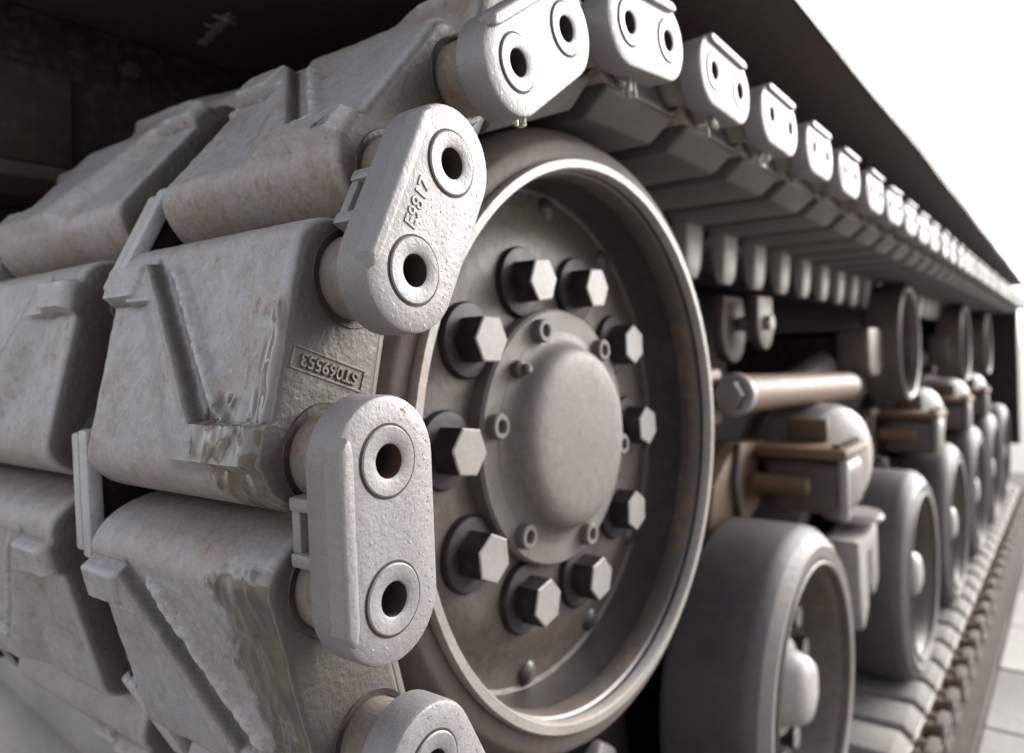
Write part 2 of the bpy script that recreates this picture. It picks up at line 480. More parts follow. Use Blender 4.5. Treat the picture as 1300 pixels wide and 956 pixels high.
def shoe_body(nu, nf, seed, mirror, u0, u1, name, wet=None, rust=1.0, endg=1.0):
    """closed casting: profile loop in (t, r) swept along u"""
    fr = .041
    loop = []
    for i in range(nf + 1): loop.append((-.064 + .128 * i / nf, fr, 1))
    nc = max(4, nf // 10)
    for i in range(1, nc + 1):
        a = PI / 2 * (1 - i / nc)
        loop.append((.064 + .022 * math.cos(a), .004 + (fr - .004) * math.sin(a), .3))
    for q in ((.0855, -.012, 0), (.080, -.024, 0), (.070, -.030, 0), (.03, -.030, 0), (-.03, -.030, 0), (-.070, -.030, 0), (-.080, -.024, 0), (-.0855, -.012, 0)): loop.append(q)
    for i in range(nc):
        a = PI / 2 * (i / nc)
        loop.append((-.064 - .022 * math.cos(a), .004 + (fr - .004) * math.sin(a), .3))
    lp = np.array(loop)
    np_ = len(lp)
    us = [0, .0012, .0035, .0075] + list(np.linspace(.0075, (u1 - u0) - .0075, nu)[1:-1]) + [(u1 - u0) - .0075, (u1 - u0) - .0035, (u1 - u0) - .0012, (u1 - u0)]
    sh = [.0065, .0030, .0008, 0] + [0] * (len(us) - 8) + [0, .0008, .0030, .0065]
    us, sh = np.array(us), np.array(sh)
    Ug, Tg = np.meshgrid(us, lp[:, 0], indexing='ij')
    Rg = np.repeat(lp[None, :, 1], len(us), 0)
    Wg = np.repeat(lp[None, :, 2], len(us), 0)
    loc = Ug + U0                                          # 0 outer edge .. inner edge in the outer casting's numbers
    if mirror: loc = U1 - Ug
    big = (vnoise(Ug * 28 + 7, Tg * 28 + 3, seed + 1) - .5) * .0012 + (vnoise(Ug * 75 + 1, Tg * 75 + 2, seed + 2) - .5) * .0006 + (vnoise(Ug * 190 + 1, Tg * 190 + 2, seed + 3) - .5) * .0006
    h = np.where(Wg > .9, grouser(loc, Tg, seed), 0)
    edge = np.clip(np.minimum(Ug, (u1 - u0) - Ug) / .008, 0, 1)
    fade = np.clip((.066 - np.abs(Tg)) / .004, 0, 1)
    Rg = Rg + (h * (.25 + .75 * edge) * np.where(Tg > 0, fade, 1)) + np.where(Wg > .2, big, 0)
    # shoulder rounding at the two ends
    S_ = sh[:, None]
    Tn = Tg * (1 - S_ / .086)
    Rn = Rg - np.sign(Rg - .006) * np.minimum(S_, np.abs(Rg - .006))
    verts = np.stack([Tn, Ug + u0, Rn], -1).reshape(-1, 3)
    nU = len(us)
    faces = []
    for i in range(nU - 1):
        for j in range(np_):
            j2 = (j + 1) % np_
            faces.append((i * np_ + j, i * np_ + j2, (i + 1) * np_ + j2, (i + 1) * np_ + j))
    faces.append(tuple(range(np_))[::-1])
    faces.append(tuple((nU - 1) * np_ + j for j in range(np_)))
    me = bpy.data.meshes.new(name)
    me.from_pydata([tuple(v) for v in verts], [], faces)
    bm = bmesh.new(); bm.from_mesh(me); bmesh.ops.recalc_face_normals(bm, faces=bm.faces); bm.to_mesh(me); bm.free()
    me.shade_smooth()
    me.set_sharp_from_angle(angle=R(50))
    ru = np.clip((-Tg - .050) / .03, 0, 1) * .6 + np.clip((Tg - .055) / .02, 0, 1) * .35 + np.clip((Rg < .004) * .55, 0, 1)
    q = .042 + (Tg + .041) * (.085 / .102)
    ru += np.exp(-((q - loc + .006) / .004) ** 2) * (np.abs(Tg - .01) < .05) * .5 * (Wg > .9)
    ru = np.clip(ru * rust, 0, 1)
    a = me.attributes.new('rust', 'FLOAT', 'POINT'); a.data.foreach_set('value', ru.reshape(-1).astype(np.float32))
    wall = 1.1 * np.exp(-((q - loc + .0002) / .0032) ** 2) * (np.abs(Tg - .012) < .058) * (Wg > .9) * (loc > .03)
    gr = wall * .95 + np.clip(np.repeat((sh / .003)[:, None], np_, 1), 0, 1) * endg  # dirt on wall and ends; inner ends also paint the gap's shade
    a = me.attributes.new('grime_shade', 'FLOAT', 'POINT'); a.data.foreach_set('value', gr.reshape(-1).astype(np.float32))
    if wet is not None:
        wv = np.clip(wet(loc, Tg, Rg), 0, 1) * (S_ < .002)
        a = me.attributes.new('wet', 'FLOAT', 'POINT'); a.data.foreach_set('value', wv.reshape(-1).astype(np.float32))
    return me
def wet_mid(u, t, r):
    lo = np.clip(1.3 - (u + .02) / (.020 + .034 * np.clip((-t - .02) / .03, 0, 1)), 0, 1)
    v = lo * np.clip((.045 - t) / .03, 0, 1)
    pool = np.clip(1.25 - np.hypot((u - .012) / .038, (t + .048) / .030), 0, 1)
    return np.maximum(v, pool) * (r > .012)
def wet_low(u, t, r):
    v = np.clip(1.6 - (u + .02) / (.046 - .016 * np.clip((.05 - t) / .1, 0, 1)), 0, 1)
    return v * np.clip((.082 - t) / .01, 0, 1) * (r > .006)
def wet_up(u, t, r):
    return np.clip(.75 - np.hypot((u + .005) / .02, (t + .06) / .02), 0, 1)

# ------------------------------------------------------------------ shared meshes of the track
def stadium(r, half, n=14):
    return arc(half, 0, r, -90, 90, n) + arc(-half, 0, r, 90, 270, n)
HALF = PC / 2
def connector_mesh(seg, bev):
    bm = bmesh.new()
    # plate with flat long sides and two pin openings
    rr = []
    steps = [(.0350, -.0470), (.0350, -.0668), (.0341, -.0689), (.0322, -.0700)] if bev else [(.0350, -.0470), (.0350, -.0700)]
    for rad, y in steps:
        rr.append([bm.verts.new((x, y, z)) for x, z in stadium(rad, HALF, seg)])
    n = len(rr[0])
    for a, b in zip(rr, rr[1:]):
        for i in range(n): bm.faces.new((a[i], a[(i + 1) % n], b[(i + 1) % n], b[i]))
    edges = [bm.edges.get((rr[-1][i], rr[-1][(i + 1) % n])) for i in range(n)]
    m = 36 if seg > 10 else 14
    for sx in (-1, 1):
        c0 = [bm.verts.new((sx * HALF + .0202 * math.cos(2 * PI * i / m), -.0700, .0202 * math.sin(2 * PI * i / m))) for i in range(m)]
        c1 = [bm.verts.new((sx * HALF + .0202 * math.cos(2 * PI * i / m), -.0470, .0202 * math.sin(2 * PI * i / m))) for i in range(m)]
        for i in range(m):
            bm.faces.new((c0[i], c0[(i + 1) % m], c1[(i + 1) % m], c1[i]))
            edges.append(bm.edges.get((c0[i], c0[(i + 1) % m])))
    bmesh.ops.triangle_fill(bm, edges=edges, use_beauty=True, normal=(0, -1, 0))
    return bm
def con_mesh(detail):
    bm = connector_mesh(18 if detail else 8, .0035 if detail else .003)
    # raised lip along the outer long side
    lip = [(-.050, .0275), (-.043, .0262), (.043, .0262), (.050, .0275), (.0525, .0300), (.046, .0352), (-.046, .0352), (-.0525, .0300)]
    prism(lip, -.0765 if not detail else -.0745, -.060, .0024, 3 if detail else 1, bm=bm)
    for sx in (-1, 1):                                    # sleeves that run to the casting
        lathe([(.0262, -.0490, 1), (.0258, -.0300, 1), (.0250, -.0185, 1), (.0225, -.0105, 1), (.0, -.0105)], 40 if detail else 14, bm=bm, mw=T(sx * HALF, 0, 0))
    for lo, hi in (((-.019, -.049, -.018), (-.011, -.024, .0300)), ((.011, -.049, -.018), (.019, -.024, .0300)), ((-.012, -.0315, -.018), (.012, -.0240, .0285))):
        bevbox(bm, lo, hi, .0018, 2 if detail else 1)
    if detail:                                            # casting pits and grains that catch the light
        rnd = random.Random(9)
        for i in range(240):
            a, b = rnd.uniform(-.068, .068), rnd.uniform(-.033, .021)
            if math.hypot(max(abs(a) - HALF, 0), b) > .0325: continue
            if min(math.hypot(a - HALF, b), math.hypot(a + HALF, b)) < .0215: continue
            if rnd.random() > .35 + .65 * (b < -.004): continue
            q = rnd.uniform(.0003, .0008)
            bmesh.ops.create_icosphere(bm, subdivisions=1, radius=q, matrix=Matrix.Translation((a, -.0700, b)) @ Matrix.Rotation(rnd.uniform(0, 3), 4, 'Y') @ Matrix.Diagonal((rnd.uniform(1, 2.4), .35, 1, 1)))
    return done(bm, 'end_connector', 35)
def pin_end_mesh(n):
    # disc with a bore, standing in a fine groove
    return lathe([(.0204, -.0697, 1), (.0204, -.0703, 1), (.0186, -.0703, 1), (.0186, -.0712), (.0178, -.0720), (.0106, -.0720), (.0092, -.0712, 1), (.0090, -.0300, 1), (0, -.0300, 1)], n, 'pin_end', 35)
def groove_pin_end(n):
    bm = bmesh.new()
    lathe([(.0188, -.0690, 1), (.0188, -.0706, 0), (.0180, -.0714, 0), (.0106, -.0714, 0), (.0093, -.0706, 1), (.0090, -.0300, 1), (0, -.0300, 1)], n, bm=bm)
    lathe([(.0200, -.0690, 1), (.0200, -.07012, 1), (.0188, -.07012, 1)], n, bm=bm)
    return done(bm, 'pin_end', 35)
CONM = [con_mesh(True), con_mesh(False)]
PEM = [groove_pin_end(48), groove_pin_end(18)]
CONB = CONM[1].copy(); CONB.materials.append(MT['dirtyface']); CONB.materials.append(MT['brown'])
for m in CONM: m.materials.append(MT['face']); m.materials.append(MT['pin'])
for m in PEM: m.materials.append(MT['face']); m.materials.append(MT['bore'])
def pin_mesh(n):
    me = tube([(0, -.02, 0), (0, .52, 0)], .0185, n, name='pin')
    me.materials.append(MT['pin'])
    return me
PINM = [pin_mesh(28), pin_mesh(10)]
def shade_ring_mesh(n):
    me = lathe([(.0258, -.019), (.0262, -.0208), (.0296, -.0210), (.0306, -.019)], n, 'shade_ring')  # dark ring paints the shade in the recess round each pin
    me.materials.append(MT['gap_shade'])
    return me
COLM = [shade_ring_mesh(40), shade_ring_mesh(14)]
def pad_mesh(u0, u1, bev):
    bm = bmesh.new()
    o = [(-.074, -.028), (.074, -.028), (.069, -.0555), (-.069, -.0555)]
    vs = []
    for u, k in ((u0 + .004, 1), (u0 + .030, 1), (u1 - .012, 1), (u1, 1)):
        rr = []
        for i, (t, r) in enumerate(o):
            if u < u0 + .01 and i > 1: r = -.034
            rr.append(bm.verts.new((t, u, r)))
        vs.append(rr)
    for a, b in zip(vs, vs[1:]):
        for k in range(4): bm.faces.new((a[k], a[(k + 1) % 4], b[(k + 1) % 4], b[k]))
    bm.faces.new(vs[0]); bm.faces.new(vs[-1][::-1])
    bmesh.ops.bevel(bm, geom=list(bm.edges), offset=bev, segments=2, profile=.5, affect='EDGES')
    me = done(bm, 'track_pad', 30)
    me.materials.append(MT['pad'])
    return me
PADO, PADI = pad_mesh(U0, U1, .003), pad_mesh(V0, V1, .003)
PADG = PADO.copy(); PADG.materials[0] = MT['dusty']
def centre_mesh(detail):
    bm = bmesh.new()
    # the clamp that joins two pins between the castings
    prism(stadium(.029, HALF, 12 if detail else 6), .2050, .2210, .003, 2, bm=bm)
    for f in bm.faces: f.material_index = 1  # near-black clamp sides: shade of the gap put into the colour
    bevbox(bm, (-.046, .1985, .0235), (.046, .2120, .0350), .003, 2)
    bevbox(bm, (-.043, .2165, .0215), (.043, .2275, .0330), .003, 2)
    return done(bm, 'centre_connector', 35)
def horn_mesh():
    bm = bmesh.new()
    rows = []
    for z, hx, hy in ((-.025, .037, .018), (-.05, .037, .017), (-.09, .036, .014), (-.125, .033, .011), (-.145, .025, .007)):
        rows.append([bm.verts.new((sx * hx, .214 + sy * hy, z)) for sx, sy in ((-1, -1), (0, -1.1), (1, -1), (1, 1), (0, 1.1), (-1, 1))])
    for a, b in zip(rows, rows[1:]):
        for k in range(6): bm.faces.new((a[k], a[(k + 1) % 6], b[(k + 1) % 6], b[k]))
    bm.faces.new(rows[0]); bm.faces.new(rows[-1][::-1])
    bmesh.ops.bevel(bm, geom=list(bm.edges), offset=.004, segments=2, profile=.5, affect='EDGES')
    me = done(bm, 'guide_horn', 40)
    me.materials.append(MT['lightgrey'])
    return me
CENM = [centre_mesh(True), centre_mesh(False)]
for m in CENM: m.materials.append(MT['cast']); m.materials.append(MT['hull'])
HORN = horn_mesh()

ORD = ['zeroth', 'first', 'second', 'third', 'fourth', 'fifth', 'sixth', 'seventh', 'eighth', 'ninth', 'tenth', 'eleventh', 'twelfth', 'thirteenth', 'fourteenth', 'fifteenth']
jmin_show = -8
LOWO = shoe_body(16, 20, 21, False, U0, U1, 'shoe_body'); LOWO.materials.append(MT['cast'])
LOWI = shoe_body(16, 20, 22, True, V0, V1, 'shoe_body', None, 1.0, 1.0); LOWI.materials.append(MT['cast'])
NEAR_WET = {0: wet_mid, -1: wet_low, 1: wet_up}
SHOE_LABEL = {
    1: 'grey cast track shoe with rusty lower edge just above the lettered end connector',
    0: 'oily wet track shoe with raised number on its end, between the two large front connectors',
    -1: 'rust tinged track shoe with a long oil streak, lowest in full view',
    -2: 'track shoe under the oil streaked one, cut by the lower picture edge',
    2: 'track shoe on top of the idler wheel, behind the slanting upper connector',
}
def top_index(j): return j - 2            # 1 = first link past the crest
for j, mw in sorted(SHO.items()):
    x = mw.translation.x
    bottom = mw.translation.z < -.80
    if bottom and (x < 1.2 or x > 5.6): continue
    t = empty('track_shoe', mw)
    near = -3 <= j <= 3
    k = top_index(j)
    if near:
        hi = j in (-1, 0, 1)
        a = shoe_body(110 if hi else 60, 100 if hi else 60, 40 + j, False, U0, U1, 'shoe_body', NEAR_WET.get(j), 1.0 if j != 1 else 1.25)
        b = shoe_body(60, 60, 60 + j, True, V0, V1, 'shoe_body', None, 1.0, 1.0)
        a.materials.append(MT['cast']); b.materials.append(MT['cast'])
    else: a, b = LOWO, LOWI
    obj('shoe_body', a, None, t); obj('shoe_body', b, None, t)
    obj('track_pad', PADG if bottom else PADO, None, t); obj('track_pad', PADI, None, t)
    dx = (PITCH - PC) / 2
    for sx in (-1, 1):
        obj('track_pin', PINM[0 if near else 1], None, t, T(sx * dx, 0, 0))
        if near or k < 10: obj('shade_ring', COLM[0 if near else 1], None, t, T(sx * dx, 0, 0))
    if bottom:
        tag(t, 'track shoe lying on the ground under the road wheels', 'track shoe', 'track shoes on the ground')
    elif j in SHOE_LABEL: tag(t, SHOE_LABEL[j], 'track shoe', 'track shoes round the idler wheel')
    elif j < -2: tag(t, 'track shoe on the slope between idler wheel and first road wheel', 'track shoe', 'track shoes round the idler wheel')
    elif k <= 9: tag(t, f'dark upper run shoe seen from below, {ORD[k]} behind the crest of the track', 'track shoe', 'track shoes of the upper run')
    else: tag(t, 'far shoe in the upper track run past the first nine behind the idler wheel', 'track shoe', 'far track shoes of the upper run')
    if j == 0:          # cast number on the end of the wet shoe (upside down as in the photo)
        me = text_mesh('ST069553', .0104, .0007, 'casting_number')
        # text plane: local x along -r ... reading from the inside out, letters upside down
        mm = Matrix(((0, 0, 0, 0), (0, 0, 0, 0), (0, 0, 0, 0), (0, 0, 0, 1)))
        xa, ya = Vector((.10, 0, .995)).normalized(), None
        za = Vector((0, -1, 0))
        ya = za.cross(xa)
        for i in range(3): mm[i][0], mm[i][1], mm[i][2] = xa[i], ya[i], za[i]
        mm.translation = Vector((-.004, -.0203, .0075))
        obj('casting_number', me, 'castend', t, mm)
        bm = bmesh.new()
        L, H, w = .0268, .0070, .0016
        for lo, hi_ in (((-L, -H, -.0004), (L, -H + w, .0004)), ((-L, H - w, -.0004), (L, H, .0004)), ((-L, -H + w, -.0004), (-L + w, H - w, .0004)), ((L - w, -H + w, -.0004), (L, H - w, .0004))):
            bevbox(bm, lo, hi_, .0004, 1)
        obj('number_border', done(bm, 'number_border'), 'castend', t, mm)

CON_LABEL = {
    0: 'upright pale grey end connector, lowest of the full ones, at the wet shoe',
    1: 'tilted grey end connector with raised E9817 lettering',
    2: 'slanting grey end connector at the top of the track bend, cut by the upper edge',
    3: 'end connector just over the crest with a grease drip below',
    -1: 'end connector below the lowest full one, under the picture edge',
}
for j, mw in sorted(CON.items()):
    x = mw.translation.x
    bottom = mw.translation.z < -.80
    if bottom and (x < 1.2 or x > 5.6): continue
    near = -2 <= j <= 6
    lv = 0 if near else 1
    k = j - 3
    t = obj('end_connector', CONB if bottom else CONM[lv], None, None, mw)
    if k > 0 or bottom:
        t.matrix_local = mw @ T(random.uniform(-.001, .001), random.uniform(-.0022, .0012), random.uniform(-.001, .001)) @ Matrix.Rotation(random.uniform(-.022, .022), 4, 'Y') @ Matrix.Rotation(random.uniform(-.02, .02), 4, 'Z')
    for sx in (-1, 1):
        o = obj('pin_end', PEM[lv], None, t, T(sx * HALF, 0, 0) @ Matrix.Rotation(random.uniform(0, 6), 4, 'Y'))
    if bottom: tag(t, 'end connector on the lower track run beside the paving slabs', 'end connector', 'end connectors on the ground run')
    elif j in CON_LABEL: tag(t, CON_LABEL[j], 'end connector', 'end connectors round the idler wheel')
    elif j < -1: tag(t, 'end connector on the slope between idler wheel and first road wheel', 'end connector', 'end connectors on the slope')
    elif k <= 9: tag(t, f'bright upper run end connector, {ORD[k]} behind the one over the crest', 'end connector', 'end connectors of the upper run')
    else: tag(t, 'far small bright end connector on the upper run, past the first nine', 'end connector', 'far end connectors of the upper run')
    if j == 1:
        me = text_mesh('E9817', .0125, .0005, 'raised_lettering')
        mm = Matrix.Identity(4)
        xa, za = Vector((1, 0, 0)), Vector((0, -1, 0))
        ya = za.cross(xa)
        for i in range(3): mm[i][0], mm[i][1], mm[i][2] = xa[i], ya[i], za[i]
        mm.translation = Vector((-.001, -.0700, .0135))
        obj('raised_lettering', me, 'face', t, mm)
    if -2 <= j <= 4:
        ii = obj('end_connector', CONM[1], None, None, mw @ T(0, .48, 0) @ Matrix.Rotation(PI, 4, 'Z'))
        tag(ii, ['inner end connector at the hull side of the slope below the picture', 'inner end connector hidden at the left end of the streaked shoe', 'inner end connector beyond the left ends of the wet shoe row', 'inner end connector at the far left, on the upper bend of the track', 'inner end connector showing over the top left of the bend', 'inner end connector beyond the crest, near the hull', 'inner end connector past the crest beside the dark hull'][j + 2], 'end connector', 'inner end connectors')
    # clamp between the castings, with its guide horn
    if not bottom:
        c = obj('centre_connector', CENM[0 if j < 4 else 1], None, None, mw)
        obj('guide_horn', HORN, None, c)
        if -2 <= j <= 3:
            tag(c, ['centre clamp between the castings level with the lowest full end connector', 'centre clamp between the castings level with the lettered end connector', 'centre clamp between the castings level with the slanting top connector', 'centre clamp between the castings under the crest of the track', 'centre clamp two below the lettered connector, at the lower left', 'centre clamp on the slope below the frame, second under the lowest full connector'][{0: 0, 1: 1, 2: 2, 3: 3, -1: 4, -2: 5}[j]], 'track clamp', 'centre clamps round the bend')
        elif j < -2: tag(c, 'centre clamp on the hidden slope towards the first road wheel', 'track clamp', 'centre clamps on the slope')
        elif k <= 9: tag(c, f'pale guide horn hanging under the upper run, {ORD[k]} behind the crest', 'guide horn', 'guide horns under the upper run')
        else: tag(c, 'far guide horn under the upper run, past the first nine', 'guide horn', 'far guide horns under the upper run')
# grease drips under the first connectors of the upper run
DL = {2: 'small clear grease blob under the slanting top connector', 3: 'clear grease strand under the connector over the crest', 4: 'small clear grease strand under the first connector behind the crest', 5: 'small clear grease strand under the second connector behind the crest'}
for j in (2, 3, 4, 5):
    mw = CON[j]
    bm = bmesh.new()
    rnd = random.Random(j)
    base = mw @ Vector((-.030 if j == 2 else .0, -.052, -.034))
    for q in range(4):
        p = base + Vector((rnd.uniform(-.008, .008), rnd.uniform(-.006, .010), .002))
        L = rnd.uniform(.008, .022) * (.5 if j == 2 else 1)
        tube([p, p + Vector((rnd.uniform(-.003, .003), 0, -L * .5)), p + Vector((rnd.uniform(-.004, .004), 0, -L)), p + Vector((rnd.uniform(-.004, .004), 0, -L - .002))], [.0030, .0018, .0026, .0006], 8, bm)
    tag(obj('grease_drip', done(bm, 'grease_drip', None), 'drip'), DL[j], 'grease', 'grease drips')

# ------------------------------------------------------------------ idler wheel
iw = tag(empty('idler_wheel', T(0, 0, 0)), 'large steel idler wheel with ten hex bolts and domed hub cap inside the track bend', 'wheel')
obj('rim', lathe([(.268, .0165), (.2690, .0110), (.2670, .0070), (.2595, .0070), (.2580, .0095), (.2575, .0170)], 160, 'rim'), 'rim', iw)
obj('wheel_dish', lathe([(.2580, .0165), (.2585, .0215), (.2560, .0235, 1), (.2545, .0300, 1), (.2545, .0420, 1), (.2565, .0460), (.2570, .0800), (.2540, .0900)], 160, 'wheel_dish', 30), ['dish', 'midgrey'], iw)
obj('wheel_disc', lathe([(.2570, .0880), (.2500, .0925), (.2380, .0915), (.2200, .0860), (.2050, .0790), (.1900, .0765), (.1000, .0765), (0, .0765)], 128, 'wheel_disc', 30), 'disc', iw)
obj('tyre', lathe([(.2660, .0160), (.2690, .0150), (.2830, .0150), (.2870, .0180), (.3010, .0380), (.3035, .0560), (.3040, .160), (.300, .17), (.26, .175), (.25, .14)], 160, 'tyre'), 'tyre', iw)
obj('inner_tyre', lathe([(.25, .275), (.298, .275), (.304, .283), (.304, .43), (.298, .44), (.2, .44), (.0, .40)], 96, 'inner_tyre'), 'tyre', iw)
obj('axle', lathe([(0, .09), (.09, .09), (.09, .42), (0, .42)], 40, 'axle'), 'hull', iw)
obj('hub_flange', lathe([(.1290, .0770), (.1290, .0630), (.1265, .0600), (.0900, .0580), (0, .058)], 96, 'hub_flange'), 'cap', iw)
cap = obj('hub_cap', lathe([(.1060, .0585), (.0985, .0570), (.0940, .0525), (.0912, .0465), (.0880, .0400), (.0825, .0355), (.0740, .0330), (.0600, .0318), (.03, .0310), (0, .0308)], 96, 'hub_cap', None), 'cap', iw)
def hexm(r, h, name, bore=0):
    bm = bmesh.new()
    ang = [R(60 * i) for i in range(6)]
    a = [bm.verts.new((r * math.cos(q), 0, r * math.sin(q))) for q in ang]
    b = [bm.verts.new((r * math.cos(q), -h, r * math.sin(q))) for q in ang]
    c = [bm.verts.new((r * .93 * math.cos(q), -h - .0012, r * .93 * math.sin(q))) for q in ang]
    for i in range(6):
        bm.faces.new((a[i], b[i], b[(i + 1) % 6], a[(i + 1) % 6])).material_index = 0
        bm.faces.new((b[i], c[i], c[(i + 1) % 6], b[(i + 1) % 6])).material_index = 1
    bm.faces.new(c).material_index = 1
    bm.faces.new(a[::-1])
    bmesh.ops.recalc_face_normals(bm, faces=bm.faces)
    me = bpy.data.meshes.new(name)
    bm.to_mesh(me); bm.free()
    me.materials.append(MT['bolt']); me.materials.append(MT['bolttop'])  # near-black sides, pale chamfer and top
    return me
BOLT = hexm(.0226, .0235, 'bolt')
WASH = lathe([(.0215, -.0005), (.0345, -.0005), (.0350, -.004), (.0330, -.0075), (.0270, -.0085), (0, -.0085)], 40, 'washer'); WASH.materials.append(MT['bolt'])
for i in range(10):
    a = R(36 * i - 1)
    w = obj('bolt', BOLT, None, iw, T(.1615 * math.cos(a), .0690, .1615 * math.sin(a)) @ Matrix.Rotation(random.uniform(0, 1), 4, 'Y'))
    obj('washer', WASH, None, w, T(0, .0085, 0))
SCR = lathe([(.0118, .0), (.0118, -.0095), (.0105, -.0110), (.0068, -.0110), (.0064, -.0105), (.0062, -.004), (0, -.004)], 20, 'screw', 40); SCR.materials.append(MT['cap'])
for i in range(6):
    a = R(50 + 60 * i)
    obj('screw', SCR, None, iw, T(.1130 * math.cos(a), .0600, .1130 * math.sin(a)))
obj('grease_nipple', lathe([(.0085, 0), (.0085, -.006), (.005, -.009), (.0055, -.014), (.003, -.0165), (0, -.0165)], 16, 'grease_nipple'), 'disc', iw, T(-.078, .057, .070))
RIV = lathe([(.0145, .004), (.0130, -.002), (.0090, -.006), (0, -.0075)], 20, 'rivet', None); RIV.materials.append(MT['dish'])
for i in range(12):
    a = R(-6.5 - 30 * i)
    obj('rivet', RIV, None, iw, T(.2390 * math.cos(a), .0915, .2390 * math.sin(a)))

# ------------------------------------------------------------------ road wheels
RWT = lathe([(.236, .018), (.240, .008), (.262, .004), (.283, .020, 1), (.2945, .034, 1), (.2975, .046, 1), (.298, .10, 1), (.298, .165, 1), (.290, .178, 1), (.23, .18, 1)], 96, 'tyre', 30)
RWT.materials.append(MT['rubberface']); RWT.materials.append(MT['rubber'])
RWI = lathe([(.23, .28), (.290, .282), (.298, .294), (.298, .43), (.290, .44), (.10, .44), (0, .42)], 64, 'inner_tyre'); RWI.materials.append(MT['rubber'])
RWR = lathe([(.237, .022), (.236, .006), (.231, .003), (.227, .006), (.224, .020), (.220, .024), (.214, .040), (.196, .085), (.184, .094), (.06, .094), (0, .094)], 96, 'wheel_disc', 30); RWR.materials.append(MT['disc'])
RWH = lathe([(.086, .093), (.086, .066), (.070, .060), (.060, .030), (.052, .020), (.03, .014), (0, .013)], 48, 'hub_cap', 40); RWH.materials.append(MT['lightgrey'])
RWA = lathe([(0, .10), (.07, .10), (.07, .44), (0, .44)], 32, 'axle'); RWA.materials.append(MT['hull'])
RW = [(.77, .020, -.54, 'nearest road wheel with thick grey rubber tyre, right beside the idler wheel'),
      (1.80, .0, -.575, 'second road wheel, between the pale shackle and the third wheel'),
      (2.577, .0, -.575, 'third road wheel, half hidden behind the second'),
      (3.354, .0, -.575, 'fourth road wheel, a dark narrow oval far along the track'),
      (4.131, .0, -.575, 'fifth road wheel, just before the farthest one'),
      (4.908, .0, -.575, 'farthest road wheel, by the dark end of the hull')]
for i, (x, y, z, lab) in enumerate(RW):
    w = tag(empty('road_wheel', T(x, y, z)), lab, 'wheel', 'road wheels')
    for n, m in (('tyre', RWT), ('inner_tyre', RWI), ('wheel_disc', RWR), ('hub_cap', RWH), ('axle', RWA)): obj(n, m, None, w)
    for q in range(10):
        a = R(36 * q + 10)
        obj('bolt', BOLT, None, w, T(.140 * math.cos(a), .090, .140 * math.sin(a)) @ Matrix.Rotation(q, 4, 'Y'))

# ------------------------------------------------------------------ hull and fender
hull = tag(empty('tank_hull', T(2.5, .6, 0)), 'dark brown armoured hull side behind the wheels and tracks', 'tank hull')
def hp(name, lo, hi, mat, bev=.004):
    return obj(name, box([a - b for a, b in zip(lo, (2.5, .6, 0))], [a - b for a, b in zip(hi, (2.5, .6, 0))], bev, name), mat, hull)
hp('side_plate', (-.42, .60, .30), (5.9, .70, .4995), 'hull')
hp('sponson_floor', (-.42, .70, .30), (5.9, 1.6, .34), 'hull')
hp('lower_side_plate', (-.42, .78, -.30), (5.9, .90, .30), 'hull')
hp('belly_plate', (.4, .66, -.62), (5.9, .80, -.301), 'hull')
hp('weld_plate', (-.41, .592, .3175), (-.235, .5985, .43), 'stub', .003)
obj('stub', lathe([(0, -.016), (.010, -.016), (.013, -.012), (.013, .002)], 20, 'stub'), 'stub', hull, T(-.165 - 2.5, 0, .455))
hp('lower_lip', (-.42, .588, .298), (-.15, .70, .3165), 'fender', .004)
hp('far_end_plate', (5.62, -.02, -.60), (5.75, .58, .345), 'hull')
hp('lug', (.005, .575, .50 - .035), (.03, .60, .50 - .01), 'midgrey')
fd = tag(empty('fender', T(0, 0, .5)), 'long dark brown fender sheet over the top of the track', 'fender')
bm = bmesh.new()
N = 60
rows = []
for i in range(N + 1):
    x = -.37 + 6.15 * i / N
    e = -.100 + (.03 * max(0, (x - 1.2) / 4) if x > 1.2 else 0)
    sag = .002 * math.sin(x * 7)
    rows.append([bm.verts.new((x, y, z)) for y, z in ((e, sag - .004), (e - .001, .012 + sag), (e + .006, .014 + sag), (.61, .012), (.61, 0), (e + .25, sag * .5), (e + .006, sag))])
for a, b in zip(rows, rows[1:]):
    for k in range(7): bm.faces.new((a[k], b[k], b[(k + 1) % 7], a[(k + 1) % 7]))
bm.faces.new(rows[0]); bm.faces.new(rows[-1][::-1])
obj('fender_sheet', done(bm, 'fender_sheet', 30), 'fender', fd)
for x in (1.15, 2.35, 3.55, 4.75):
    obj('fender_bracket', box((x, .0, -.03), (x + .014, .60, -.0005), .002), 'fender', fd)
# chalk scrawl on the underside of the fender
rnd = random.Random(3)
bm = bmesh.new()
a, b = Vector((-.093, .546, -.0012)), Vector((-.117, .440, -.0012))
d = (b - a); n_ = Vector((-d.y, d.x, 0)).normalized()
pts = []
for i in range(66):
    f = i / 65
    pts.append(a + d * (f + .022 * math.cos(i * 1.25)) + n_ * (.0075 * math.sin(i * 1.25) * (.6 + .7 * math.sin(i * .45) ** 2)))
tube(pts, .0007, 6, bm)
tube([a + d * .55, a + d * .58 + n_ * -.018], .0011, 6, bm)
tube([a + d * .8 + n_ * .013, a + d * .86 + n_ * -.018], .0011, 6, bm)
obj('chalk_scrawl', done(bm, 'chalk_scrawl', None), 'chalk', fd)

